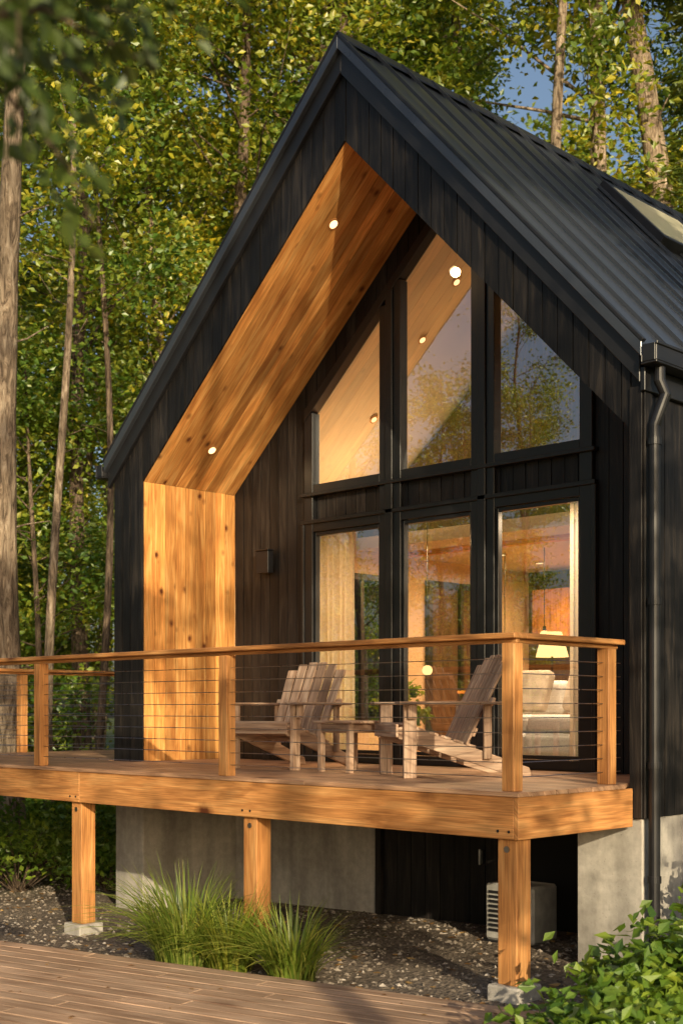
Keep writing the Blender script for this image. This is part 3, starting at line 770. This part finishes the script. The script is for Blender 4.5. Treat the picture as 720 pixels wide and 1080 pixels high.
for i,(dist,off,s) in enumerate(((13.0,-4.6,1),(15,-.9,.95),(13.8,3.2,.95),(16,7.0,1.05))):
    p=V((-2.5,1.2,0))+SUN*dist+per*off
    o=solo('maple_tree',TS if i%2 else TS2,p.x,p.y); o.rotation_euler=(0,0,i*1.3+.5); o.scale=(s,s,s)
def shrub(name,x,y,r,h,n,leaf,mat,seed=1,z0=None):
    random.seed(seed); mb=MB(); z0=gz(x) if z0 is None else z0; C=[]
    for i in range(max(8,int(n/60))):
        az=random.uniform(0,6.28); q=random.random()**.5; ht=h*random.uniform(.35,1)*(1-.45*q*q)
        tip=V((math.cos(az)*r*q,math.sin(az)*r*q,ht)); mid=tip*.5+V((0,0,.1*h))
        mb.tube([(0,0,-.05),mid,tip],[.012,.008,.003],4,cap=False)
        m=60; s=min(r,h)*.22
        C.append(np.array(tip)+rng.normal(0,1,(m,3))*np.array([s,s,s*.8]))
    C=np.concatenate(C); C[:,2]=np.abs(C[:,2])+.02
    me=vegmesh(name,mb,C,leaf,leaf*.6,[M['bark'],mat],.6); o=bpy.data.objects.new(name,me); scene.collection.objects.link(o); o.location=(x,y,z0); return o
shrub('garden_shrub',1.35,-.05,.55,.66,2200,.10,M['shrub'],41)
shrub('garden_shrub',1.45,-1.15,.5,.5,1500,.09,M['shrub'],42)
shrub('garden_shrub',.95,1.55,.42,.95,1400,.085,M['shrub'],43)
shrub('garden_shrub',2.1,.7,.7,.9,2000,.10,M['shrub'],44)
for i,(px,d,r,h) in enumerate(((20,15.6,.7,.9),(75,16.4,.6,.8),(115,15.4,.45,.6),(-30,16.5,.8,1.1))):
    x,y=at(px,d); shrub('garden_shrub',x,y,r,h,1900,.085,M['shrub'],70+i)
x,y=at(-20,3.4); shrub('low_foreground_shrub',x,y,.35,.55,500,.07,M['near'],45)
pp=shrub('potted_plant',-3.75,3.05,.22,.62,420,.09,M['shrub'],46,z0=1.55)
mb=MB(); lathe(mb,[(.001,-.22),(.11,-.22),(.14,.02),(.12,.02),(.001,.0)],(0,0,0),20); pot=mb.build('pot',M['conc'],pp)
us=empty('undergrowth')
random.seed(5); k=0
sm=[shrub('undergrowth_shrub',0,0,1.0,1.1,3000,.09,M['shrub'],50+i,z0=0) for i in range(2)]
for o in sm: scene.collection.objects.unlink(o)
for i in range(90):
    d=random.uniform(16.5,32); px=random.uniform(-120,330); x,y=at(px,d)
    if -9.8<x<.5 and -3<y<9.5: continue
    o=bpy.data.objects.new('undergrowth_shrub',random.choice(sm).data); scene.collection.objects.link(o); o.parent=us
    s=random.uniform(.5,1.2)*(.7 if d<19 else 1); o.location=(x,y,gz(x)); o.scale=(s,s,s*random.uniform(.6,1.1)); o.rotation_euler=(0,0,random.uniform(0,6))
def grass(name,x,y,n,h,spread,seed):
    random.seed(seed); v=[];f=[]
    for i in range(n):
        az=random.uniform(0,6.283); r0=random.random()**.7*spread*.28; L=h*random.uniform(.6,1.25); out=random.uniform(.25,1.3)
        bx,by=r0*math.cos(az),r0*math.sin(az); az+=random.uniform(-.5,.5); dx,dy=math.cos(az),math.sin(az); w=random.uniform(.005,.010)
        b=len(v); K=6
        for k in range(K+1):
            t_=k/K; rad=out*L*t_**1.6*.8; zz=L*(t_-.46*out*t_**2.4); ww=w*(1-t_**2)+.0006
            v.append((bx+dx*rad-dy*ww,by+dy*rad+dx*ww,max(zz,.01))); v.append((bx+dx*rad+dy*ww,by+dy*rad-dx*ww,max(zz,.01)+ww*.5))
        for k in range(K): f.append((b+2*k,b+2*k+1,b+2*k+3,b+2*k+2))
    me=bpy.data.meshes.new(name); me.from_pydata(v,[],f); me.materials.append(M['grass']); me.update()
    o=bpy.data.objects.new(name,me); scene.collection.objects.link(o); o.location=(x,y,gz(x)-.01)
grass('ornamental_grass',-2.85,-.45,520,.82,.8,61)
grass('ornamental_grass',-2.40,-.38,320,.66,.6,62)
grass('ornamental_grass',-1.70,-.40,380,.62,.6,63)
random.seed(77)
def nearbranch():
    mb=MB(); C=[];D=[]; K=.68
    R=V((.7157,.6984,0)); F=V((-.6984,.7157,0)); cam=V((CX,CY,0))
    def w(px,py,d): d=d*K; return cam+R*((px-360)/1372*d)+F*d+V((0,0,CZ+(748-py)/1372*d))
    base=w(-1500,1300,3.4); base.z=0
    mb.tube([base+V((0,0,-.2)),base+V((0,0,2.2)),base+V((.1,0,4.6)),base+V((.1,.2,7))],[.14,.12,.09,.04],10)
    def br(a,b,n):
        pts=[a.lerp(b,i/5)+V((random.uniform(-.02,.02),random.uniform(-.02,.02),.06*math.sin(math.pi*i/5)+random.uniform(-.015,.015))) for i in range(6)]
        mb.tube(pts,[.008,.007,.005,.004,.003,.0015],5,cap=False)
        for i in range(n):
            t_=random.uniform(.2,1)*5; j=min(4,int(t_)); p=pts[j].lerp(pts[j+1],t_-j)
            C.append(np.array(p)+rng.normal(0,.035,3)); D.append(np.array((b-a).normalized())*.5+np.array([0,0,-.5]))
    st=base+V((.1,0,3.4))
    ends=[((-60,-40,3.4),(150,30,3.2)),((-80,40,3.2),(60,130,3.1)),((-60,60,3.3),(95,225,3.2)),((-50,-60,3.0),(235,-8,3.1)),((-60,0,3.6),(120,110,3.5)),((-60,20,3.2),(170,75,3.3)),((-60,-30,2.9),(30,60,2.9)),((-50,-50,3.3),(120,0,3.3))]
    for a,b in ends:
        A,B=w(*a),w(*b); mb.tube([st,st.lerp(A,.5)+V((0,0,.2)),A],[.03,.02,.009],6,cap=False); br(A,B,60)
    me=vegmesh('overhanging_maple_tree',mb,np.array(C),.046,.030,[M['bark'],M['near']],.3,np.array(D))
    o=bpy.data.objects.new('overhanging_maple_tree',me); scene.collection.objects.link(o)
nearbranch()

# ------------------------------------------------------------------ LIGHT / WORLD / CAMERA
w=bpy.data.worlds.new("World"); scene.world=w; w.use_nodes=True; nt=w.node_tree
bg=nt.nodes['Background']; sk=nt.nodes.new('ShaderNodeTexSky'); sk.sky_type='NISHITA'; sk.sun_disc=False
sk.sun_elevation=EL; sk.sun_rotation=math.atan2(SUN.x,SUN.y); sk.air_density=1.0; sk.dust_density=4.5
nt.links.new(sk.outputs[0],bg.inputs[0]); bg.inputs[1].default_value=.15
sl=bpy.data.lights.new('sun','SUN'); sl.energy=5; sl.angle=math.radians(.5); sl.color=(1,.83,.56)
so_=bpy.data.objects.new('sun',sl); scene.collection.objects.link(so_)
dv=V((SUN.x*math.cos(EL),SUN.y*math.cos(EL),math.sin(EL))); so_.rotation_euler=dv.to_track_quat('Z','Y').to_euler()
cam=bpy.data.cameras.new('camera'); co=bpy.data.objects.new('camera',cam); scene.collection.objects.link(co)
co.location=(CX,CY,CZ); co.rotation_euler=(math.pi/2,0,math.atan2(.6984,.7157))
cam.sensor_fit='VERTICAL'; cam.sensor_height=36; cam.lens=1372/1080*36; cam.shift_y=208/1080; cam.clip_end=1000; cam.clip_start=.05
cam.dof.use_dof=True; cam.dof.focus_distance=10.5; cam.dof.aperture_fstop=2.8
scene.camera=co
scene.view_settings.view_transform='Standard'; scene.view_settings.look='None'; scene.view_settings.exposure=0
